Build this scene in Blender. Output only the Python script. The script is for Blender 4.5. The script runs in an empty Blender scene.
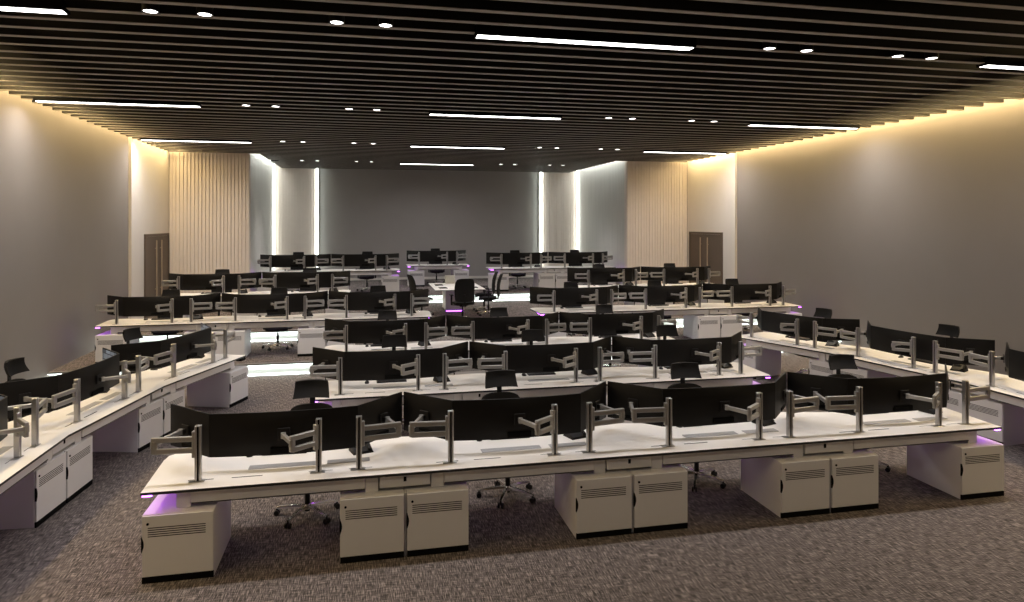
import bpy, bmesh, math, random
from math import sin, cos, pi, radians
from mathutils import Vector, Matrix
random.seed(4)
scene = bpy.context.scene
COL = scene.collection

# ------------------------------------------------------------------ materials
def new_mat(name):
    m = bpy.data.materials.new(name); m.use_nodes = True
    nt = m.node_tree
    return m, nt, nt.nodes['Principled BSDF']
def plain(name, col, rough=.5, metal=0., spec=.5, noise=0., nscale=20., bump=0.):
    m, nt, b = new_mat(name)
    b.inputs['Roughness'].default_value = rough
    b.inputs['Metallic'].default_value = metal
    b.inputs['Specular IOR Level'].default_value = spec
    b.inputs['Base Color'].default_value = (*col, 1)
    tc = nt.nodes.new('ShaderNodeTexCoord'); n = nt.nodes.new('ShaderNodeTexNoise')
    n.inputs['Scale'].default_value = nscale; n.inputs['Detail'].default_value = 4
    nt.links.new(tc.outputs['Object'], n.inputs['Vector'])
    if noise:
        mx = nt.nodes.new('ShaderNodeMix'); mx.data_type = 'RGBA'
        mx.inputs['A'].default_value = (*[c*(1-noise) for c in col], 1)
        mx.inputs['B'].default_value = (*[min(1, c*(1+noise)) for c in col], 1)
        nt.links.new(n.outputs['Fac'], mx.inputs['Factor'])
        nt.links.new(mx.outputs['Result'], b.inputs['Base Color'])
    if bump:
        bp = nt.nodes.new('ShaderNodeBump'); bp.inputs['Strength'].default_value = bump
        bp.inputs['Distance'].default_value = .01
        nt.links.new(n.outputs['Fac'], bp.inputs['Height']); nt.links.new(bp.outputs['Normal'], b.inputs['Normal'])
    return m
def glow(name, col, strength):
    m, nt, b = new_mat(name)
    b.inputs['Base Color'].default_value = (.8, .8, .8, 1)
    b.inputs['Emission Color'].default_value = (*col, 1)
    b.inputs['Emission Strength'].default_value = strength
    return m
def carpet_mat():
    m, nt, b = new_mat('woven_carpet')
    b.inputs['Roughness'].default_value = .95; b.inputs['Specular IOR Level'].default_value = .15
    N = nt.nodes; Lk = nt.links
    tc = N.new('ShaderNodeTexCoord')
    def noise(sc, loc=(0, 0, 0), detail=3):
        mp = N.new('ShaderNodeMapping'); mp.inputs['Scale'].default_value = sc; mp.inputs['Location'].default_value = loc
        n = N.new('ShaderNodeTexNoise'); n.inputs['Scale'].default_value = 1; n.inputs['Detail'].default_value = detail
        Lk.new(tc.outputs['Object'], mp.inputs['Vector']); Lk.new(mp.outputs['Vector'], n.inputs['Vector']); return n
    warp = noise((135, 10, 1), detail=1); weft = noise((10, 110, 1), (3, 7, 0), 1); fleck = noise((150, 150, 1), (9, 2, 0), 1); big = noise((.5, .5, 1))
    def math_(op, a, b_):
        x = N.new('ShaderNodeMath'); x.operation = op
        for i, v in enumerate((a, b_)):
            if isinstance(v, (int, float)): x.inputs[i].default_value = v
            else: Lk.new(v, x.inputs[i])
        return x.outputs[0]
    s = math_('ADD', math_('MULTIPLY', warp.outputs['Fac'], .5), math_('ADD', math_('MULTIPLY', weft.outputs['Fac'], .32), math_('MULTIPLY', fleck.outputs['Fac'], .18)))
    r = N.new('ShaderNodeValToRGB')
    r.color_ramp.elements[0].position = .40; r.color_ramp.elements[0].color = (.042, .037, .035, 1)
    r.color_ramp.elements[1].position = .64; r.color_ramp.elements[1].color = (.33, .28, .265, 1)
    e = r.color_ramp.elements.new(.5); e.color = (.105, .089, .085, 1)
    Lk.new(s, r.inputs['Fac'])
    Lk.new(r.outputs['Color'], b.inputs['Base Color'])
    bp = N.new('ShaderNodeBump'); bp.inputs['Strength'].default_value = .35; bp.inputs['Distance'].default_value = .006
    Lk.new(s, bp.inputs['Height']); Lk.new(bp.outputs['Normal'], b.inputs['Normal'])
    return m
def screen_mat():
    m, nt, b = new_mat('lit_screen')
    b.inputs['Base Color'].default_value = (.01, .01, .012, 1); b.inputs['Roughness'].default_value = .2
    tc = nt.nodes.new('ShaderNodeTexCoord'); br = nt.nodes.new('ShaderNodeTexBrick')
    br.inputs['Color1'].default_value = (.05, .07, .09, 1); br.inputs['Color2'].default_value = (.5, .55, .6, 1)
    br.inputs['Mortar'].default_value = (.02, .02, .03, 1); br.inputs['Scale'].default_value = 3
    mp = nt.nodes.new('ShaderNodeMapping'); mp.inputs['Rotation'].default_value = (radians(90), 0, 0)
    nt.links.new(tc.outputs['Object'], mp.inputs['Vector']); nt.links.new(mp.outputs['Vector'], br.inputs['Vector'])
    nt.links.new(br.outputs['Color'], b.inputs['Emission Color']); b.inputs['Emission Strength'].default_value = .35
    return m
def wave_wall_mat(name, col):
    m, nt, b = new_mat(name); b.inputs['Roughness'].default_value = .7
    tc = nt.nodes.new('ShaderNodeTexCoord'); mp = nt.nodes.new('ShaderNodeMapping'); mp.inputs['Scale'].default_value = (14, 14, .6)
    n = nt.nodes.new('ShaderNodeTexNoise'); n.inputs['Scale'].default_value = 1.; n.inputs['Detail'].default_value = 5
    mx = nt.nodes.new('ShaderNodeMix'); mx.data_type = 'RGBA'
    mx.inputs['A'].default_value = (*[c*.84 for c in col], 1); mx.inputs['B'].default_value = (*[min(1, c*1.1) for c in col], 1)
    nt.links.new(tc.outputs['Object'], mp.inputs['Vector']); nt.links.new(mp.outputs['Vector'], n.inputs['Vector'])
    nt.links.new(n.outputs['Fac'], mx.inputs['Factor']); nt.links.new(mx.outputs['Result'], b.inputs['Base Color'])
    return m
M = dict(
    carpet=carpet_mat(),
    laminate=plain('white_laminate', (.80, .77, .74), .42, noise=.02, nscale=6, spec=.4),
    edge=plain('black_edge_band', (.012, .012, .013), .4),
    white=plain('white_lacquer', (.71, .695, .70), .45, noise=.02, nscale=8),
    black=plain('black_plastic', (.009, .008, .008), .5, noise=.15, nscale=60, bump=.05, spec=.25),
    shell=plain('monitor_shell', (.0065, .0055, .005), .5, noise=.1, nscale=40, spec=.2),
    slot=plain('black_void', (.004, .004, .004), .8, spec=.08),
    alu=plain('brushed_aluminium', (.50, .49, .485), .33, metal=.9, noise=.06, nscale=70),
    armalu=plain('satin_arm_metal', (.36, .35, .34), .40, metal=.55, noise=.05, nscale=50),
    chrome=plain('polished_aluminium', (.72, .70, .67), .16, metal=1.),
    fabric=plain('black_chair_fabric', (.016, .015, .015), .9, noise=.3, nscale=220, bump=.4, spec=.2),
    cover=plain('grey_cable_lid', (.36, .355, .36), .4, metal=.45, noise=.05, nscale=60),
    sidewall=plain('taupe_wall_paint', (.255, .228, .212), .75, noise=.04, nscale=2),
    backwall=plain('grey_wall_paint', (.36, .335, .32), .75, noise=.04, nscale=2),
    cream=plain('cream_wall_paint', (.80, .75, .69), .7, noise=.03, nscale=3),
    rib=plain('cream_ribbed_panel', (.88, .80, .735), .65, noise=.04, nscale=5),
    render=wave_wall_mat('pale_streaked_panel', (.76, .75, .71)),
    slat=plain('shaded_slat_side', (.014, .012, .010), .6, noise=.12, nscale=9, spec=.25),  # shade between the slats painted in: sides darkened almost to black
    slatcap=plain('lit_timber_slat_face', (.42, .385, .34), .55, noise=.1, nscale=9),  # same slats, underside colour lightened to stand for light from below
    void=plain('black_ceiling_void', (.006, .006, .006), .9),
    doorm=plain('dark_taupe_door', (.115, .085, .065), .55, noise=.08, nscale=4),
    pull=plain('pale_bronze_pull', (.55, .45, .34), .35, metal=.6),
    lamp=glow('lamp_diffuser', (1, .97, .94), 9),
    spot=glow('downlight_lens', (1, .96, .92), 7),
    warm=glow('warm_cove_strip', (1, .76, .40), 2.5),
    cool=glow('cool_led_strip', (.86, 1, .93), 11),
    riserled=glow('stair_led_strip', (.87, 1, .95), 6),
    purple=glow('purple_led_strip', (.50, .10, 1), 10), purple_soft=glow('dim_purple_led_strip', (.55, .14, 1), 3.0),
    nosing=plain('grey_nosing', (.22, .21, .20), .5, metal=.3),
    riser=plain('white_riser', (.8, .82, .8), .4),
    screen=screen_mat(),
    paper=plain('white_paper', (.85, .84, .82), .7),
    beige=plain('beige_box', (.45, .43, .36), .6),
)

# ------------------------------------------------------------------ mesh builder
class MB:
    def __init__(s): s.bm = bmesh.new()
    def _add(s, bm2, mi=0):
        for f in bm2.faces: f.material_index = mi
        me = bpy.data.meshes.new('tmp'); bm2.to_mesh(me); bm2.free()
        s.bm.from_mesh(me); bpy.data.meshes.remove(me)
    def box(s, x0, y0, z0, x1, y1, z1, bev=0, mi=0, M4=None, seg=1):
        b = bmesh.new(); bmesh.ops.create_cube(b, size=1)
        for v in b.verts:
            v.co = Vector(((x0+x1)/2+v.co.x*(x1-x0), (y0+y1)/2+v.co.y*(y1-y0), (z0+z1)/2+v.co.z*(z1-z0)))
        if bev: bmesh.ops.bevel(b, geom=list(b.edges), offset=bev, segments=seg, affect='EDGES', profile=.5)
        if M4: bmesh.ops.transform(b, matrix=M4, verts=b.verts)
        s._add(b, mi); return s
    def bar(s, p, q, w, h, bev=0, mi=0):   # bar from p to q, w across, h upright
        p, q = Vector(p), Vector(q); d = q-p; L = d.length; x = d.normalized()
        up = Vector((0, 0, 1)); y = up.cross(x)
        if y.length < 1e-4: y = Vector((0, 1, 0))
        y.normalize(); z = x.cross(y)
        m = Matrix((x, y, z)).transposed().to_4x4(); m.translation = p
        return s.box(0, -w/2, -h/2, L, w/2, h/2, bev, mi, m)
    def cyl(s, p, q, r, r2=None, n=14, mi=0):
        p, q = Vector(p), Vector(q); d = q-p
        b = bmesh.new(); bmesh.ops.create_cone(b, cap_ends=True, segments=n, radius1=r, radius2=r if r2 is None else r2, depth=d.length)
        m = d.to_track_quat('Z', 'Y').to_matrix().to_4x4(); m.translation = (p+q)/2
        bmesh.ops.transform(b, matrix=m, verts=b.verts); s._add(b, mi); return s
    def prism(s, pts, z0, z1, mi_top=0, mi_side=0):
        b = bmesh.new(); lo = [b.verts.new((x, y, z0)) for x, y in pts]; hi = [b.verts.new((x, y, z1)) for x, y in pts]
        n = len(pts)
        f1 = b.faces.new(hi); f0 = b.faces.new(lo[::-1]); sides = [b.faces.new((lo[i], lo[(i+1) % n], hi[(i+1) % n], hi[i])) for i in range(n)]
        f1.material_index = f0.material_index = mi_top
        for f in sides: f.material_index = mi_side
        bmesh.ops.recalc_face_normals(b, faces=b.faces)
        me = bpy.data.meshes.new('tmp'); b.to_mesh(me); b.free(); s.bm.from_mesh(me); bpy.data.meshes.remove(me); return s
    def grid(s, P, mi=0, close=False):     # P[i][j] points
        b = bmesh.new(); V = [[b.verts.new(p) for p in row] for row in P]
        for i in range(len(P)-1):
            for j in range(len(P[0])-1): b.faces.new((V[i][j], V[i+1][j], V[i+1][j+1], V[i][j+1]))
        bmesh.ops.recalc_face_normals(b, faces=b.faces); s._add(b, mi); return s
    def solid(s, F, B, mi=0):              # closed body from a front grid F[i][j] and back grid B[i][j]
        b = bmesh.new(); nf, nj = len(F), len(F[0])
        VF = [[b.verts.new(p) for p in r] for r in F]; VB = [[b.verts.new(p) for p in r] for r in B]
        for V in (VF, VB):
            for i in range(nf-1):
                for j in range(nj-1): b.faces.new((V[i][j], V[i+1][j], V[i+1][j+1], V[i][j+1]))
        ring = [(i, 0) for i in range(nf)]+[(nf-1, j) for j in range(1, nj)]+[(i, nj-1) for i in range(nf-2, -1, -1)]+[(0, j) for j in range(nj-2, 0, -1)]
        for k in range(len(ring)):
            a, c = ring[k], ring[(k+1) % len(ring)]
            b.faces.new((VF[a[0]][a[1]], VF[c[0]][c[1]], VB[c[0]][c[1]], VB[a[0]][a[1]]))
        bmesh.ops.recalc_face_normals(b, faces=b.faces); s._add(b, mi); return s
    def mesh(s, name, mats, smooth=False):
        me = bpy.data.meshes.new(name); s.bm.to_mesh(me); s.bm.free()
        for m in (mats if isinstance(mats, (list, tuple)) else [mats]): me.materials.append(m)
        if smooth:
            me.polygons.foreach_set('use_smooth', [True]*len(me.polygons))
            try: me.set_sharp_from_angle(angle=radians(38))
            except Exception: pass
        return me
    def build(s, name, mats, parent=None, smooth=False, loc=None, rz=0):
        o = bpy.data.objects.new(name, s.mesh(name, mats, smooth)); COL.objects.link(o)
        if parent: o.parent = parent
        if loc: o.location = loc
        if rz: o.rotation_euler = (0, 0, rz)
        return o
def thing(name, label, cat, loc=(0, 0, 0), rz=0, group=None):
    o = bpy.data.objects.new(name, None); COL.objects.link(o); o.empty_display_size = .1
    o.location = loc; o.rotation_euler = (0, 0, rz); tag(o, label, cat, group); return o
def tag(o, label, cat, group=None):
    o['label'] = label; o['category'] = cat
    if group: o['group'] = group
    return o
def struct(o): o['kind'] = 'structure'; return o
def copy_tree(o, parent=None):
    c = o.copy(); COL.objects.link(c)
    if parent: c.parent = parent
    for ch in KIDS.get(o.name, []): copy_tree(ch, c)
    return c
KIDS = {}
def index_kids(o):
    ch = [x for x in COL.objects if x.parent == o]; KIDS[o.name] = ch
    for c in ch: index_kids(c)
class Kind:                       # first use moves the prototype itself, later uses copy it
    def __init__(s, root): s.root = root; index_kids(root); s.used = False; s.kids = KIDS
    def place(s, loc, rz, label, group):
        o = s.root if not s.used else copy_tree(s.root)
        s.used = True
        o.location = loc; o.rotation_euler = (0, 0, rz); o['label'] = label; o['group'] = group
        return o

# ------------------------------------------------------------------ room
W, HC, ZT = 8.33, 5.094, 5.75
WS = {-1: 8.33, 1: 8.42}; AS = {-1: 6.04, 1: 6.15}; AWS = {-1: 4.40, 1: 4.53}     # half width, slat underside, top of the walls
A, AW, Y1, YB, YF = 6.12, 4.52, 21.9, 27.6, -3.0
def sbox(name, x0, y0, z0, x1, y1, z1, m): return struct(MB().box(x0, y0, z0, x1, y1, z1).build(name, m))
Z1, Z2, Z3 = .24, .48, .72
R1, R2, R3 = 14.12, 16.72, 21.6
sbox('floor', -WS[-1], YF, -.1, WS[1], R1+.3, 0, M['carpet'])
for i, (ya, yb, z, x, xr) in enumerate(((R1, R2+.3, Z1, W, WS[1]), (R2, YB, Z2, W, WS[1]), (R3, YB+.1, Z3, AS[-1]-.002, AS[1]-.002))):
    zb = (0, Z1, Z2)[i]
    fl = sbox('floor', -x, ya, zb+.0005, xr, yb, z, M['carpet'])
    # white riser face, LED lines and nosing
    rs = struct(MB().box(-x, ya-.012, zb+.001, xr, ya-.0005, z-.04).build('trim_%d' % (i*2+1), M['riser']))
    ns = struct(MB().box(-x, ya-.05, z-.035, xr, ya+.03, z+.003, .004).build('trim_%d' % (i*2+2), M['nosing']))
    MB().box(-x, ya-.044, z-.043, xr, ya-.02, z-.0355).build('light_strip', M['riserled'], ns)
    MB().box(-x, ya-.03, zb+.002, xr, ya-.0125, zb+.02).build('light_strip', M['riserled'], rs)
wl = sbox('wall_left', -W-.2, YF, 0, -W, Y1+.2, ZT, M['sidewall'])
wr = sbox('wall_right', WS[1], YF, 0, WS[1]+.2, Y1+.2, ZT, M['sidewall'])
sbox('wall_front', -W-.2, YF-.2, 0, W+.2, YF, ZT, M['sidewall'])
sbox('wall_back', -AWS[-1]-.02, YB, .5, AWS[1]+.02, YB+.2, ZT, M['backwall'])
k = 7
for s in (-1, 1):
    W_, A_, AW_ = WS[s], AS[s], AWS[s]
    # cream lining of the side wall around the doors, with a paler reveal strip
    o = sbox('trim_%d' % k, min(s*(W_-.03), s*W_), 19.1, Z2, max(s*(W_-.03), s*W_), Y1, ZT, M['cream']); k += 1
    o = sbox('trim_%d' % k, min(s*(W_-.07), s*W_), (18.45 if s < 0 else 18.70), Z1, max(s*(W_-.07), s*W_), 19.1, ZT, M['cream']); k += 1
    # front ribbed wing panel
    x0, x1 = sorted((s*A_, s*(W_-.03)))
    mb = MB().box(x0, Y1+.02, Z2, x1, Y1+.22, ZT)
    n = int((x1-x0)/.1)
    for i in range(n):
        xa = x0+(x1-x0)*i/n; mb.box(xa+.018, Y1-.015, Z2, xa+(x1-x0)/n-.018, Y1+.021, ZT)
    struct(mb.build('wall_left_wing' if s < 0 else 'wall_right_wing', M['rib']))
    # streaked return wall
    xa, xb = sorted((s*A_, s*(A_+.2)))
    sbox('wall_left_return' if s < 0 else 'wall_right_return', xa, Y1+.22, .5, xb, YB+.2, ZT, M['render'])
    # far ribbed panel
    x0, x1 = sorted((s*(AW_+.065), s*(A_-.02)))
    mb = MB().box(x0, YB-.18, .721, x1, YB-.08, ZT)
    n = int((x1-x0)/.1)
    for i in range(n):
        xa = x0+(x1-x0)*i/n; mb.box(xa+.02, YB-.215, .721, xa+(x1-x0)/n-.02, YB-.179, ZT)
    fp = struct(mb.build('wall_back_left' if s < 0 else 'wall_back_right', M['rib']))
    # LED lines: beside the grey wall and in the corner with the return
    for a, b_, yy in ((AW_+.01, AW_+.055, YB-.16),):
        x0, x1 = sorted((s*a, s*b_)); MB().box(x0, yy, .73, x1, yy+.02, 5.5).build('light_strip', M['cool'], fp)
    x0, x1 = sorted((s*(AW_-.03), s*A_)); sbox('wall_back_recess_left' if s < 0 else 'wall_back_recess_right', x0, YB-.0795, .721, x1, YB-.001, ZT, M['cream'])
sbox('baseboard_back', -AWS[-1]+.03, YB-.016, .7205, AWS[1]-.03, YB-.0005, .82, M['cream'])

# doors in the side walls
for i, s in enumerate((-1, 1)):
    y0, y1, zt = 19.55, 21.75, 2.70
    xo = s*(WS[s]-.03); y0 -= (.07 if s > 0 else 0); y1 -= (.07 if s > 0 else 0)
    def bx(mb, d0, d1, ya, za, yb, zb): x0, x1 = sorted((xo-s*d0, xo-s*d1)); return mb.box(x0, ya, za, x1, yb, zb)
    mb = MB(); bx(mb, 0, .05, y0, Z2, y0+.07, zt); bx(mb, 0, .05, y1-.07, Z2, y1, zt); bx(mb, 0, .05, y0+.07, zt-.07, y1-.07, zt)
    fr = struct(mb.build('door_%d' % (i+1), M['doorm']))
    ym = (y0+y1)/2
    for a, b_ in ((y0+.075, ym-.004), (ym+.004, y1-.075)):
        lf = bx(MB(), .0, .03, a, Z2+.01, b_, zt-.075).build('door_leaf', M['doorm'], fr)
    for yy in (ym-.24, ym+.24):
        h = MB(); bx(h, .06, .085, yy-.02, Z2+.5, yy+.02, zt-.18)
        for zz in (Z2+.7, zt-.4): bx(h, .03, .061, yy-.01, zz-.01, yy+.01, zz+.01)
        h.build('pull_handle', M['pull'], fr)

# slatted ceiling
ce = sbox('ceiling', -W-.2, YF-.2, 5.55, W+.2, YB+.2, 5.75, M['void'])
PIT, LY = .3965, (-3.68, 1.87, 7.42, 12.97, 18.52, 24.07)
LX = ((-8.05, -5.45), (-1.40, 1.20), (5.35, 7.95))
LXs = ((-8.06, -5.46), (-1.41, 1.19), (5.33, 7.93))
sl = MB(); hung = MB()
y = 7.42-PIT*25
while y < YB-.1:
    ex = 8.27 if y < Y1-.05 else 5.75
    cuts = []
    if any(abs(y-l) < .05 for l in LY): cuts = [c for c in LXs if c[1] < ex]
    xs = [-ex]+[v for c in cuts for v in (c[0]-.012, c[1]+.012)]+[ex]
    for a, b_ in zip(xs[0::2], xs[1::2]):
        if b_-a > .02:
            sl.box(a, y-.040, HC+.006, b_, y+.040, HC+.20); sl.box(a, y-.040, HC, b_, y+.040, HC+.0062, mi=1)  # painted-dark body, then a thin painted-light underside
    y += PIT
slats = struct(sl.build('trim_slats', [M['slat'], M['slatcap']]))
# hangers / carrier rails above the slats
for xx in (-7.4, -4.95, -2.1, 2.1, 4.95, 7.4):
    hung.box(xx-.02, YF, HC+.201, xx+.02, (Y1-.1 if abs(xx) > 5.7 else YB-.1), HC+.25)
struct(hung.build('trim_rails', M['void']))

# ------------------------------------------------------------------ lamps
def area(name, loc, sx, sy, power, col, rot=(0, 0, 0), spread=180, parent=None):
    l = bpy.data.lights.new(name, 'AREA'); l.shape = 'RECTANGLE'; l.size = sx; l.size_y = sy
    l.energy = power; l.color = col; l.spread = radians(spread)
    o = bpy.data.objects.new(name, l); COL.objects.link(o); o.location = loc; o.rotation_euler = rot
    if parent: o.parent = parent
    return o
P_LIN, P_SPOT, P_WARM, P_COOL = 56, 92, 50, 11
lin = thing('linear_ceiling_light', '', 'ceiling light')
MB().box(-1.3, -.10, 0, 1.3, -.062, .11).box(-1.3, .062, 0, 1.3, .10, .11).box(-1.3, -.062, .06, 1.3, .062, .11).box(-1.3, -.062, 0, -1.285, .062, .06).box(1.285, -.062, 0, 1.3, .062, .06).build('housing', M['slot'], lin)
MB().box(-1.284, -.061, -.004, 1.284, .061, .05).build('diffuser', M['lamp'], lin)
KL = Kind(lin)
rowd = {7.42: 'nearest the camera', 12.97: 'second across the ceiling', 18.52: 'third across the ceiling', 24.07: 'at the back wall'}
for yy in LY[1:]:
    for i, (a, b_) in enumerate(LXs):
        if yy > Y1 and i != 1: continue
        side = ('left', 'centre', 'right')[i]
        if yy > 5:
            KL.place(((a+b_)/2, yy, HC-.03), 0, 'long white linear light in slatted ceiling, %s column, %s' % (side, {7.42: 'nearest row', 12.97: 'second row back', 18.52: 'third row back', 24.07: 'farthest row'}[yy]), 'linear lights in the slatted ceiling')
        area('linear_lamp', ((a+b_)/2, yy, HC-.037), 2.56, .1, P_LIN*(.36 if yy < 5 else 1), (1, .965, .975), spread=160)
dl = thing('downlight', '', 'downlight')
mb = MB(); ring = []
for i in range(24):
    a = 2*pi*i/24; ring.append([(cos(a)*r, sin(a)*r, z) for r, z in ((.066, 0.0), (.080, 0), (.080, .09), (.066, .09), (.066, 0))])
ring.append(ring[0]); mb.grid(ring); mb.build('trim_ring', M['black'], dl)
MB().cyl((0, 0, .004), (0, 0, .04), .065, n=24).build('lens', M['spot'], dl)
MB().cyl((0, 0, .0405), (0, 0, .12), .06, n=16).box(-.02, -.145, .1, .02, .145, .118).build('fixture_body', M['void'], dl)
KD = Kind(dl)
DX = (-4.67, -4.17, -2.89, -2.39, 2.13, 2.63, 3.92, 4.42)
dpos = ('outer left pair, left one', 'outer left pair, right one', 'inner left pair, left one', 'inner left pair, right one',
        'inner right pair, left one', 'inner right pair, right one', 'outer right pair, left one', 'outer right pair, right one')
for r_, yy in enumerate((1.75, 7.30, 12.80, 18.28, 23.74)):
    for i, x in enumerate(DX):
        if r_:
            KD.place((x, yy, HC-.008), 0, 'round white ceiling downlight, %s row, %s' % (('nearest', 'second', 'third', 'farthest')[r_-1], dpos[i]), 'round downlights in the ceiling')
        l = bpy.data.lights.new('spot_lamp', 'SPOT'); l.energy = P_SPOT*(.35 if yy < 5 else 1); l.spot_size = radians(84); l.spot_blend = .6; l.shadow_soft_size = .07
        l.color = (1, .945, .93); o = bpy.data.objects.new('spot_lamp', l); COL.objects.link(o); o.location = (x, yy, HC-.03)
# warm cove along both side walls
for s, lab in ((-1, 'warm glowing cove light strip along the top of the left wall'), (1, 'warm glowing cove light strip along the top of the right wall')):
    x0, x1 = sorted((s*(WS[s]-.05), s*(WS[s]-.0005)))
    o = tag(MB().box(x0, YF+.05, HC+.44, x1, Y1-.03, HC+.455).build('cove_light_strip', M['warm']), lab, 'light strip', 'warm cove light strips')
    for j in range(5):
        L5 = (Y1-YF-.2)/5
        area('cove_lamp', (s*(WS[s]-.26), YF+.1+L5*(j+.5), HC+.36), .05, L5, P_WARM*L5, (1, .73, .34), rot=(0, radians(-s*-18), 0))
for s in (-1, 1):     # cool cove above the return walls, hidden over the ceiling edge
    area('return_cove_lamp', (s*(AS[s]-.16), 24.6, HC+.30), .05, 4.9, 32, (.97, 1, .93), rot=(0, radians(s*6), 0))
for s in (-1, 1):     # cool light beside the ribbed back panels
    area('corner_lamp', (s*(AS[s]-.07), YB-.235, 3.1), .03, 4.6, P_COOL*2.4, (.93, 1, .93), rot=(radians(90), 0, radians(-s*108)))
    area('corner_lamp', (s*(AS[s]-.09), YB-.30, 3.1), .03, 4.6, P_COOL*.45, (.97, 1, .9), rot=(radians(90), 0, radians(s*82)))
    area('edge_lamp', (s*(AWS[s]+.01), YB-.27, 3.1), .03, 4.6, P_COOL*1.0, (.97, 1, .90), rot=(radians(90), 0, radians(-s*82)))
for x, ya, z, zb in ((W, R1, Z1, 0), (W, R2, Z2, Z1), (A, R3, Z3, Z2)):
    area('stair_lamp', (0, ya-.045, z-.05), 2*x-.1, .02, 3*x, (.86, 1, .93), rot=(radians(-20), 0, 0))

# ------------------------------------------------------------------ furniture kinds
PW = 2.22; OP = (.41, 1.428, 1.784)
# monitor arms: three poses
def make_arm(elbow, head, ang):
    t = thing('monitor_mount', '', 'monitor mount')
    MB().box(-.075, -.032, 0, .055, .032, .006, .002).build('base_plate', M['alu'], t)
    # extruded pole with a dark groove on the face
    mb = MB()
    for x0, x1 in ((-.026, -.0075), (.0075, .026)): mb.box(x0, -.025, .006, x1, .025, .481, .004)
    mb.box(-.0076, -.012, .006, .0076, .0248, .481, mi=1).box(-.026, -.025, .4812, .026, .025, .487, .002)
    mb.build('pole', [M['alu'], M['slot']], t)
    e = Vector(elbow); d = Vector((e.x, e.y, 0)).normalized(); p0 = d*.03
    MB().bar((d.x*.012, d.y*.012, .325), (d.x*.05, d.y*.05, .325), .04, .23, .004).build('bracket', M['armalu'], t)
    mb = MB()
    for z in (.372, .272): mb.bar((p0.x, p0.y, z), (e.x, e.y, z), .034, .045, .005)
    mb.bar((e.x-d.x*.03, e.y-d.y*.03, .324), (e.x+d.x*.015, e.y+d.y*.015, .324), .036, .14, .004)
    mb.build('double_link', M['armalu'], t)
    h = Vector(head)
    hd = Vector((sin(ang), -cos(ang), 0))      # from the monitor back toward the viewer
    k_ = h+hd*.055
    mb = MB().bar((e.x, e.y, .335), (k_.x, k_.y, .325), .034, .04, .004).cyl((e.x, e.y, .30), (e.x, e.y, .36), .024).cyl((k_.x, k_.y, .30), (k_.x, k_.y, .35), .022)
    mb.build('fore_link', M['armalu'], t)
    m4 = Matrix.Translation(h) @ Matrix.Rotation(ang, 4, 'Z')
    MB().box(-.055, -.014, .270, .055, -.003, .380, .003, M4=m4).box(-.02, -.05, .305, .02, -.014, .345, M4=m4).build('mounting_plate', M['black'], t)
    return t
WING = math.atan2(.465, .455)
TH = .045
# monitor backs: centre at (1.11, .19), wings at 45 deg
cw = (.2385, .4755); rw = (PW-.2385, .4755)
def off(c, ang, d): return (c[0]+sin(ang)*d, c[1]-cos(ang)*d)
aL, aR = -WING, WING
hl = off(cw, aL, .047); hr = off(rw, aR, .047)
armL = Kind(make_arm((-.37, .03, 0), (hl[0]-OP[0], hl[1], 0), aL))
armC = Kind(make_arm((-.22, -.17, 0), (1.11-OP[1], .148, 0), 0))
armR = Kind(make_arm((.37, .06, 0), (hr[0]-OP[2], hr[1], 0), aR))
# monitors (origin at the middle of the panel's foot, viewer side is -y)
def make_centre():
    t = thing('curved_monitor', '', 'monitor'); hw, h = .657, .395
    nx, nz = 24, 6; F = []; B = []
    for i in range(nx+1):
        u = -1+2*i/nx; x = u*hw; fy = .052*(u*u-1)+.01; F.append([]); B.append([])
        for j in range(nz+1):
            v = j/nz; z = v*h
            th = .016+.034*max(0, 1-abs(u)**1.6)*(1-abs(2*v-1)**2.2)**.6
            F[-1].append((x, fy, z)); B[-1].append((x, fy-th, z))
    MB().solid(F, B).build('housing', M['shell'], t, smooth=True)
    S = [[(x*.985, y+.0015, .012+z*.945) for x, y, z in r] for r in F]
    MB().grid(S).build('screen', M['screen'], t)
    MB().box(-.12, -.098, .02, .12, -.06, .075, .004).build('port_cover', M['slot'], t)
    return t
def make_wing():
    t = thing('monitor', '', 'monitor'); hw, h = .316, .395
    nx, nz = 10, 6; F = []; B = []
    for i in range(nx+1):
        u = -1+2*i/nx; F.append([]); B.append([])
        for j in range(nz+1):
            v = j/nz
            th = .014+.024*max(0, 1-abs(u)**3)*(1-abs(2*v-1)**3)
            F[-1].append((u*hw, 0, v*h)); B[-1].append((u*hw, -th, v*h))
    MB().solid(F, B).build('housing', M['shell'], t, smooth=True)
    MB().box(-hw*.97, 0, .015, hw*.97, .0018, h-.012).build('screen', M['screen'], t)
    MB().box(-.09, -.040, .03, .09, -.03, .07, .003).build('port_cover', M['slot'], t)
    return t
monC = Kind(make_centre()); monW = Kind(make_wing())
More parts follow.
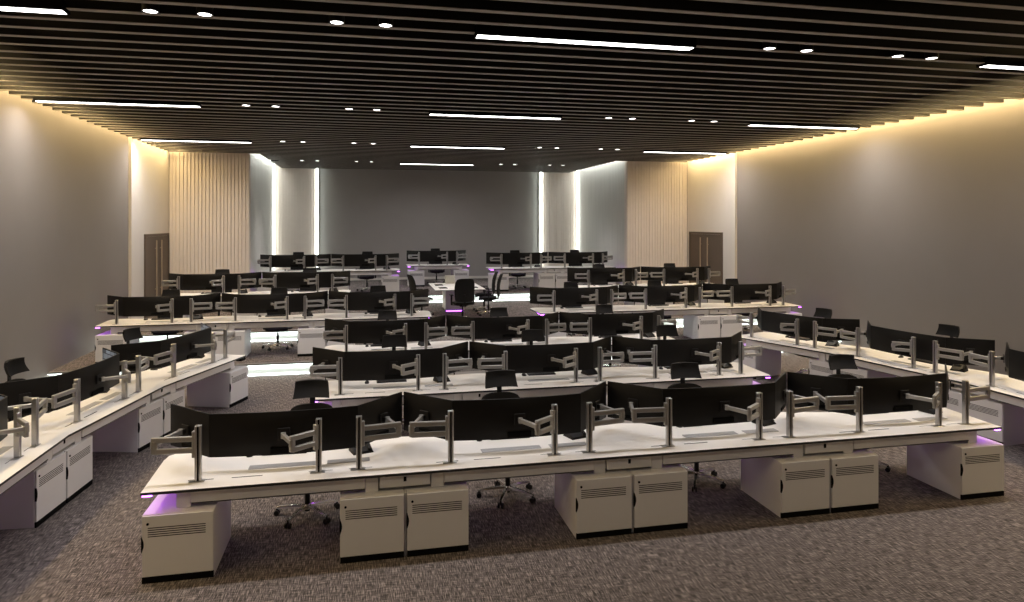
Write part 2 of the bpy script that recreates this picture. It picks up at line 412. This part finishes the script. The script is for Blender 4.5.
# chair, facing -y
def make_chair(headrest=True, name='office_chair'):
    t = thing(name, '', 'chair')
    mb = MB().cyl((0, 0, .075), (0, 0, .125), .042, .034, 16)
    for i in range(5):
        a = radians(90+72*i+8); d = Vector((cos(a), sin(a), 0))
        P = []; 
        for q in range(5):
            f = q/4; c = d*(.03+.29*f); z = .115-.03*f*f; wv = .026-.010*f; hv = .022-.010*f
            nrm = Vector((-d.y, d.x, 0))
            P.append([(c+nrm*wv+Vector((0, 0, z-hv))), (c+nrm*wv*.7+Vector((0, 0, z))), (c-nrm*wv*.7+Vector((0, 0, z))), (c-nrm*wv+Vector((0, 0, z-hv))), (c+nrm*wv+Vector((0, 0, z-hv)))])
        mb.grid(P)
    mb.build('star_base', M['chrome'], t, smooth=True)
    for i in range(5):
        a = radians(90+72*i+8); d = Vector((cos(a), sin(a), 0)); c = d*.315; n = Vector((-d.y, d.x, 0))
        mb = MB()
        for s in (-1, 1): mb.cyl(c+n*s*.010+Vector((0, 0, .027)), c+n*s*.027+Vector((0, 0, .027)), .027, n=14)
        mb.cyl(c+Vector((0, 0, .035)), c+Vector((0, 0, .082)), .009)
        mb.build('caster', M['black'], t)
    MB().cyl((0, 0, .05), (0, 0, .28), .027).cyl((0, 0, .28), (0, 0, .40), .016).build('gas_column', M['black'], t)
    MB().box(-.09, -.14, .385, .09, .12, .435, .012).box(-.14, -.02, .40, .14, .02, .425).bar((0, .08, .41), (0, .27, .45), .06, .03, .006).bar((0, .26, .44), (0, .315, .72), .05, .03, .006).build('tilt_mechanism', M['black'], t)
    # seat pan
    F, B = [], []
    for i in range(11):
        u = -1+.2*i; F.append([]); B.append([])
        for j in range(11):
            v = -1+.2*j
            k_ = 1-.10*abs(v)**3; kk = 1-.08*abs(u)**3
            x = .25*u*k_; y = .24*v*kk-.02
            z = .505+.012*abs(u)**2-.028*max(0, -v)**3+.006*v
            ed = (abs(u)**6+abs(v)**6)
            F[-1].append((x, y, z-.018*min(1, ed))); B[-1].append((x, y, z-.065))
    MB().solid(F, B).build('seat', M['fabric'], t, smooth=True)
    # backrest
    F, B = [], []
    for i in range(11):
        u = -1+.2*i; F.append([]); B.append([])
        for j in range(13):
            v = j/12; z = (.58+.47*v if headrest else .52+.60*v)
            wdt = .235+.02*sin(pi*v)-.03*max(0, v-.85)/.15
            y = .275+.10*v-.045*sin(pi*v*.9)-.045*u*u*0-.0
            y -= .04*u*u*(1-.2*v)
            zz = z-.03*max(0, v-.7)/.3*abs(u)**4+.02*(1-v)*u*u
            F[-1].append((u*wdt, y, zz)); B[-1].append((u*wdt, y+.045-.015*u*u, zz))
    MB().solid(F, B).build('backrest', M['fabric'], t, smooth=True)
    if headrest:
        F, B = [], []
        for i in range(9):
            u = -1+.25*i; F.append([]); B.append([])
            for j in range(7):
                v = j/6; z = 1.13+.175*v; y = .315+.035*sin(pi*v*.8)+.03*v-.05*u*u
                wdt = .188-.02*v
                F[-1].append((u*wdt, y, z)); B[-1].append((u*wdt, y+.05-.02*u*u, z))
        MB().solid(F, B).build('headrest', M['fabric'], t, smooth=True)
        MB().bar((0, .395, .95), (0, .40, 1.20), .055, .02, .004).build('headrest_stem', M['black'], t)
    for s in (-1, 1):
        mb = MB().bar((s*.13, 0, .415), (s*.285, 0, .43), .05, .022, .004).bar((s*.285, 0, .42), (s*.29, .01, .67), .045, .022, .004)
        mb.box(s*.29-.04, -.12, .67, s*.29+.04, .12, .695, .010, seg=2)
        mb.build('armrest', M['black'], t)
    return t
chairK = Kind(make_chair())
# desk phone
def make_phone():
    t = thing('desk_phone', '', 'phone')
    mb = MB(); mb.solid([[(-.10, -.09, .0), (-.10, .09, .0)], [(.10, -.09, .0), (.10, .09, .0)]], [[(-.09, -.05, .085), (-.09, .08, .02)], [(.09, -.05, .085), (.09, .08, .02)]])
    mb.build('base', M['black'], t)
    tl = Matrix.Translation((0, -.05, .086)) @ Matrix.Rotation(radians(-26.6), 4, 'X')
    MB().box(-.085, .005, .001, -.045, .14, .02, .008, M4=tl).build('handset', M['black'], t)
    MB().box(-.02, .01, .0005, .075, .05, .003, M4=tl).build('display', M['slot'], t)
    return t
phoneK = Kind(make_phone())
def make_keyboard():
    t = thing('keyboard', '', 'keyboard')
    MB().box(-.21, -.065, 0, .21, .065, .014, .003).build('case', M['black'], t)
    mb = MB()
    for r in range(5):
        for c in range(14): mb.box(-.20+c*.0288, -.056+r*.0225, .0142, -.20+c*.0288+.024, -.056+r*.0225+.018, .020)
    mb.build('keys', M['edge'], t); return t
keyK = Kind(make_keyboard())
def make_mouse():
    t = thing('computer_mouse', '', 'mouse'); mb = MB(); F = []; B = []
    for i in range(7):
        u = -1+i/3; F.append([]); B.append([])
        for j in range(9):
            v = -1+j/4; x = .031*u*(1-.25*v*v); y = .055*v*(1-.15*u*u)
            F[-1].append((x, y, .006+.030*max(0, 1-u*u*.8)*max(0, 1-v*v*.85))); B[-1].append((x, y, 0))
    mb.solid(F, B).build('shell', M['black'], t, smooth=True)
    MB().cyl((-.004, -.025, .031), (.004, -.025, .031), .008).build('scroll_wheel', M['cover'], t); return t
mouseK = Kind(make_mouse())
# storage cabinet, front face at y=0 (viewer side), depth .75
CWD = .565
def make_cabinet():
    t = thing('storage_cabinet', '', 'cabinet')
    MB().box(.002, .004, .001, CWD-.002, .75, .565, .002).build('body', M['white'], t)
    MB().box(.004, -.015, 0, CWD-.004, .0035, .0515).build('plinth', M['slot'], t)
    d = MB().box(.006, -.016, .056, CWD-.006, .003, .560, .002).build('door', M['white'], t)
    v = MB()
    for i in range(5): v.box(.05, -.0168, .385+i*.018, .50, -.0155, .392+i*.018)
    v.build('vent_slots', M['slot'], d)
    MB().cyl((.05, -.022, .495), (.05, -.015, .495), .011).build('lock', M['slot'], d)
    h = MB(); P = []
    for i in range(9):
        f = i/8; z = .26+.13*f; wv = .016*sin(pi*f)
        P.append([(-.001, -.0175, z), (-.001+.006+wv, -.0175, z)])
    h.grid(P); h.box(-.0005, -.0165, .26, .007, -.002, .39)
    h.build('handle', M['slot'], d)
    return t
cabK = Kind(make_cabinet())

# ------------------------------------------------------------------ desk rows
ZD = .74
def depth(x):      # user edge of the worktop, wavy: deep between positions, scooped at each seat
    u = x/2.175
    return .72+.16*(.5+.5*cos(2*pi*u))**1.4
DW = 2.175
def row(mframes, zf, name_row, pos_names, ends_box=False, dx=0, frames=None, chairx=None):
    """frames: list of (x, y, angle) per workstation; zf: floor height"""
    n = len(mframes)
    if frames is None:
        frames = [(mframes[0][0]+n*(PW-DW)/2+dx+DW*i, mframes[0][1], 0) for i in range(n)]
    ox, oy, _ = frames[0]
    desk = thing('control_desk', 'long white worktop desk with thin black edge, %s' % name_row, 'desk', (ox, oy, zf), 0, 'long white control desks')
    def wpt(k_, x, y):
        X, Y, a = frames[k_]; return (X+cos(a)*x-sin(a)*y-ox, Y+sin(a)*x+cos(a)*y-oy)
    def edge(yf, xo=0):
        pts = []
        for k_ in range(n):
            N = 16
            for i in range(N+1):
                x = DW*i/N
                if k_ == 0 and i == 0: x = -.02-xo
                if k_ == n-1 and i == N: x = DW+.02+xo
                if (i == 0 and k_ > 0): continue
                if i == N and k_ < n-1:
                    p = wpt(k_, DW, yf(DW*1.0)); q = wpt(k_+1, 0, yf(0)); pts.append(((p[0]+q[0])/2, (p[1]+q[1])/2)); continue
                # near a kink on the inner side drop points that would fold over
                if abs(yf(x)) > 0 and ((k_ > 0 and i == 1) or (k_ < n-1 and i == N-1)) and abs(frames[min(n-1, max(0, k_+(1 if i > 8 else -1)))][2]-frames[k_][2]) > .01: continue
                pts.append(wpt(k_, x, yf(x)))
        return pts
    front = edge(lambda x: -.18)
    back = edge(lambda x: depth(x))
    # rounded rear corners
    def rc(p_edge, p_in):
        return p_edge
    b0 = wpt(0, -.055, .62); b1 = wpt(0, -.04, .76); b2 = wpt(0, .05, .85)
    c0 = wpt(n-1, DW+.055, .62); c1 = wpt(n-1, DW+.04, .76); c2 = wpt(n-1, DW-.05, .85)
    outline = front+[c0, c1, c2]+back[1:-1][::-1]+[b2, b1, b0]
    MB().prism(outline, ZD-.0235, ZD, 0, 1).build('worktop', [M['laminate'], M['edge']], desk)
    for k_, (X, Y, a) in enumerate(frames):
        loc = (X-ox, Y-oy, 0)
        first, last = k_ == 0, k_ == n-1
        MB().box(.36, -.125, .605, DW-.36, -.10, ZD-.024, .002).build('apron', M['white'], desk, loc=loc, rz=a)
        MB().box(.365, -.127, .597, DW-.365, -.105, .6045).build('shadow_rail', M['edge'], desk, loc=loc, rz=a)
        for xa, xb in ((.24, .355), (DW-.355, DW-.24)):
            MB().box(xa, -.115, .5655, xb, .35, ZD-.0238, .002).build('post', M['white'], desk, loc=loc, rz=a)
        MB().box(.77, .20, ZD+.0003, 1.375, .30, ZD+.005, .001).build('cable_tray_lid', M['cover'], desk, loc=loc, rz=a)
        MB().box(1.47, .20, ZD+.0003, 1.86, .30, ZD+.005, .001).build('cable_tray_lid', M['cover'], desk, loc=loc, rz=a)
        MB().box(.66, .02, ZD+.0002, .92, .034, ZD+.0012).build('cable_slot', M['slot'], desk, loc=loc, rz=a)
        for p in OP: MB().box(p-.11, .028 if p > .5 else .022, ZD+.0002, p+.10, .036, ZD+.0010).build('cable_slot', M['slot'], desk, loc=loc, rz=a)
        MB().box(.62, .56, ZD-.035, DW-.62, .575, ZD-.0238).build('light_strip', M['purple_soft'], desk, loc=loc, rz=a)
        if not last:   # drawer astride the joint
            X2, Y2, a2 = frames[k_+1]; am = (a+a2)/2
            lc = (X2-ox, Y2-oy, 0)
            dr = MB().box(-.228, -.135, .600, .228, .30, ZD-.0238, .002).build('drawer', M['white'], desk, loc=lc, rz=am)
            MB().box(-.013, -.142, .648, .013, -.134, .690, .002).build('lock', M['slot'], dr)
            MB().box(-.007, -.20 if abs(a-a2) < .01 else -.13, .001, .007, .4, .565).build('filler_strip', M['white'], desk, loc=lc, rz=am)
    for k_, x in ((0, -.012), (n-1, DW-.003)):
        X, Y, a = frames[k_]
        if ends_box and x > 1: continue
        MB().box(x, -.15, ZD-.037, x+.015, .30, ZD-.0238).box(x-(.05 if x > 1 else 0), -.172, ZD-.040, x+.015+(.0 if x > 1 else .06), -.155, ZD-.0238).build('light_strip', M['purple'], desk, loc=(X-ox, Y-oy, 0), rz=a)
    if ends_box:
        X, Y, a = frames[-1]
        MB().box(DW-.13, -.176, ZD-.075, DW+.012, -.08, ZD-.0238, .002).build('junction_box', M['slot'], desk, loc=(X-ox, Y-oy, 0), rz=a)
    # cabinets, arms, monitors, chairs
    for k_, (X, Y, a) in enumerate(mframes):
        pn = pos_names[k_]
        def at(x, y, z=0): return (X+cos(a)*x-sin(a)*y, Y+sin(a)*x+cos(a)*y, zf+z)
        where = '%s, %s' % (name_row, pn)
        DX_, DY_, da = frames[k_]
        def dat(x, y, X0, Y0, aa): return (X0+cos(aa)*x-sin(aa)*y, Y0+sin(aa)*x+cos(aa)*y, zf)
        for sd in ('left', 'right'):
            if sd == 'left':
                if k_ == 0: p, ra = dat(0, -.215, DX_, DY_, da), da
                else: ra = (da+frames[k_-1][2])/2; p = dat(.010, -.215+(.07 if abs(da-ra) > .01 else 0), DX_, DY_, ra)
            else:
                if k_ == n-1: p, ra = dat(DW-CWD, -.215, DX_, DY_, da), da
                else: X1, Y1_, a1 = frames[k_+1]; ra = (da+a1)/2; p = dat(-.010-CWD, -.215+(.07 if abs(da-ra) > .01 else 0), X1, Y1_, ra)
            cabK.place(p, ra, 'white vented storage cabinet under %s, %s cabinet' % (where, sd), 'vented cabinets under the desks')
        j = lambda v: random.uniform(-v, v)
        for K_, p, nm in ((armL, OP[0], 'left'), (armC, OP[1], 'middle'), (armR, OP[2], 'right')):
            K_.place(at(p, 0, ZD+.0015), a, 'grey metal monitor mount on a pole, %s, %s pole' % (where, nm), 'monitor mounts on the desks')
        monC.place(at(1.11, .245, .865), a, 'wide black curved centre monitor, %s' % where, 'wide curved monitors')
        monW.place(at(cw[0], cw[1], .865), a+aL, 'black left wing monitor, %s' % where, 'angled wing monitors')
        monW.place(at(rw[0], rw[1], .865), a+aR, 'black right wing monitor, %s' % where, 'angled wing monitors')
        chairK.place(at((chairx[k_] if chairx else 1.14+j(.03)), .88+j(.03)), a+j(.07), 'black swivel office chair with headrest, %s' % where, 'chairs behind the desks')
        phoneK.place(at(1.80, .50, ZD+.001), a+pi+.3, 'black desk phone standing below the monitors, %s' % where, 'desk phones')
        keyK.place(at(1.08+j(.05), .62, ZD+.001), a+pi+j(.05), 'black keyboard on desk, %s' % where, 'keyboards on the desks')
        mouseK.place(at(.78+j(.04), .60, ZD+.001), a+pi+j(.3), 'black computer mouse on desk, %s' % where, 'computer mice on the desks')
N4 = ('leftmost position', 'second position from left', 'second position from right', 'rightmost position')
N3 = ('left position', 'middle position', 'right position'); N2 = ('left position', 'right position')
def straight(x0, y, n): return [(x0+PW*i, y, 0) for i in range(n)]
row(straight(-4.44, 6.40, 4), 0, 'front row', N4, dx=-.07, chairx=(1.26, 1.15, 1.16, 1.14))
row(straight(-3.33, 9.22, 3), 0, 'second row', N3)
row(straight(-3.33, 12.13, 3), 0, 'third row', N3)
row(straight(-7.84, 14.87, 3), Z1, 'lower raised row at left', N3, dx=.03)
row(straight(1.18, 14.87, 3), Z1, 'lower raised row at right', N3)
row(straight(-7.42, 17.77, 2), Z2, 'upper raised row at left', N2)
row(straight(2.98, 17.77, 2), Z2, 'upper raised row at right', N2)
row(straight(-5.92, 22.46, 2), Z3, 'backmost row at left', N2)
row(straight(-1.11, 24.69, 1), Z3, 'single desk before back wall', ('only position',))
row(straight(1.48, 22.46, 2), Z3, 'backmost row at right', N2)
B = [(-5.875, 5.98), (-5.875, 8.20), (-5.49, 10.42), (-4.73, 12.52)]
BD = [(-5.875, 5.93), (-5.875, 8.11), (-5.50, 10.31), (-4.76, 12.38)]
def curved(mirror, B):
    pts = [(-x, y) for x, y in B][::-1] if mirror else B
    return [(x0, y0, math.atan2(y1-y0, x1-x0)) for (x0, y0), (x1, y1) in zip(pts, pts[1:])]
row(curved(False, B), 0, 'curved left side row', ('nearest position', 'middle position', 'farthest position'), True, frames=curved(False, BD))
row(curved(True, B), 0, 'curved right side row', ('farthest position', 'middle position', 'nearest position'), frames=curved(True, BD))

# ------------------------------------------------------------------ meeting table on the upper tier
tx, ty = -.11, 19.05
TB = thing('meeting_table', 'white meeting table with purple lit pedestal between the raised rows', 'table', (tx, ty, Z2))
w_, d_ = .68, 1.1
MB().prism([(-w_, -d_), (w_, -d_), (w_, d_), (-w_, d_)], ZD-.02, ZD, 0, 1).build('table_top', [M['laminate'], M['edge']], TB)
MB().box(-.27, .15, .05, .27, .9, ZD-.021, .004).build('pedestal', M['white'], TB)
MB().box(-.25, .17, 0, .25, .88, .05).build('plinth', M['edge'], TB)
MB().box(-.25, .155, .012, .25, .168, .03).build('light_strip', M['purple'], TB)
MB().box(-.5, -.8, ZD-.035, .5, -.775, ZD-.0215).build('light_strip', M['purple_soft'], TB)
for i, (px, py, nm) in enumerate(((-.42, -.55, 'front left'), (-.44, .35, 'back left'), (.42, -.55, 'front right'), (.44, .35, 'back right'))):
    pad = tag(MB().box(-.17, -.24, 0, .17, .24, .004).build('desk_pad', M['paper'], loc=(tx+px, ty+py, Z2+ZD+.001)), 'white paper pad on meeting table, %s corner' % nm, 'paper pad', 'pads on the meeting table')
    tb = thing('tablet', 'dark tablet lying on the %s pad of meeting table' % nm, 'tablet', (tx+px, ty+py, Z2+ZD+.0055), 0, 'tablets on the meeting table')
    MB().box(-.11, -.16, 0, .11, .16, .012, .002).build('case', M['edge'], tb)
    MB().box(-.10, -.15, .0121, .10, .15, .0128).build('display', M['black'], tb)
bx_ = thing('document_box', 'small beige box standing on the far end of meeting table', 'box', (tx-.05, ty+.95, Z2+ZD+.001))
MB().box(-.14, -.08, 0, .14, .08, .2, .006).build('body', M['beige'], bx_); MB().box(-.145, -.085, .201, .145, .085, .225, .004).build('lid', M['beige'], bx_)
visit = Kind(make_chair(False, 'meeting_chair'))
visit.place((tx-.05, ty-1.75, Z2), pi+.05, 'black armchair with its back to the camera before meeting table', 'chairs around the meeting table')
visit.place((tx-.98, ty-.35, Z2), pi/2+.25, 'black swivel chair at the left side of meeting table', 'chairs around the meeting table')
visit.place((tx+.80, ty-.75, Z2), -pi/2-.15, 'black swivel chair at right side of meeting table, nearer one', 'chairs around the meeting table')
visit.place((tx+.84, ty+.15, Z2), -pi/2-.12, 'black swivel chair at right side of meeting table, farther one', 'chairs around the meeting table')

# ------------------------------------------------------------------ world, camera, view
w = bpy.data.worlds.new('World'); scene.world = w; w.use_nodes = True
w.node_tree.nodes['Background'].inputs['Color'].default_value = (.02, .02, .02, 1)
cam = bpy.data.cameras.new('Camera'); co = bpy.data.objects.new('Camera', cam); COL.objects.link(co)
cam.sensor_width = 36; cam.lens = 36*679.61/1024; cam.shift_y = -(301-222.73)/1024
co.location = (-2.60, 0, 3.005); co.rotation_euler = (radians(90), 0, -.2127)
cam.clip_start = .05; cam.clip_end = 100
scene.camera = co
vs = scene.view_settings
vs.view_transform = 'Standard'; vs.look = 'None'; vs.exposure = 0; vs.gamma = 1; vs.use_curve_mapping = False
scene.cycles.use_light_tree = True
scene.cycles.max_bounces = 8; scene.cycles.diffuse_bounces = 4; scene.cycles.sample_clamp_indirect = 4
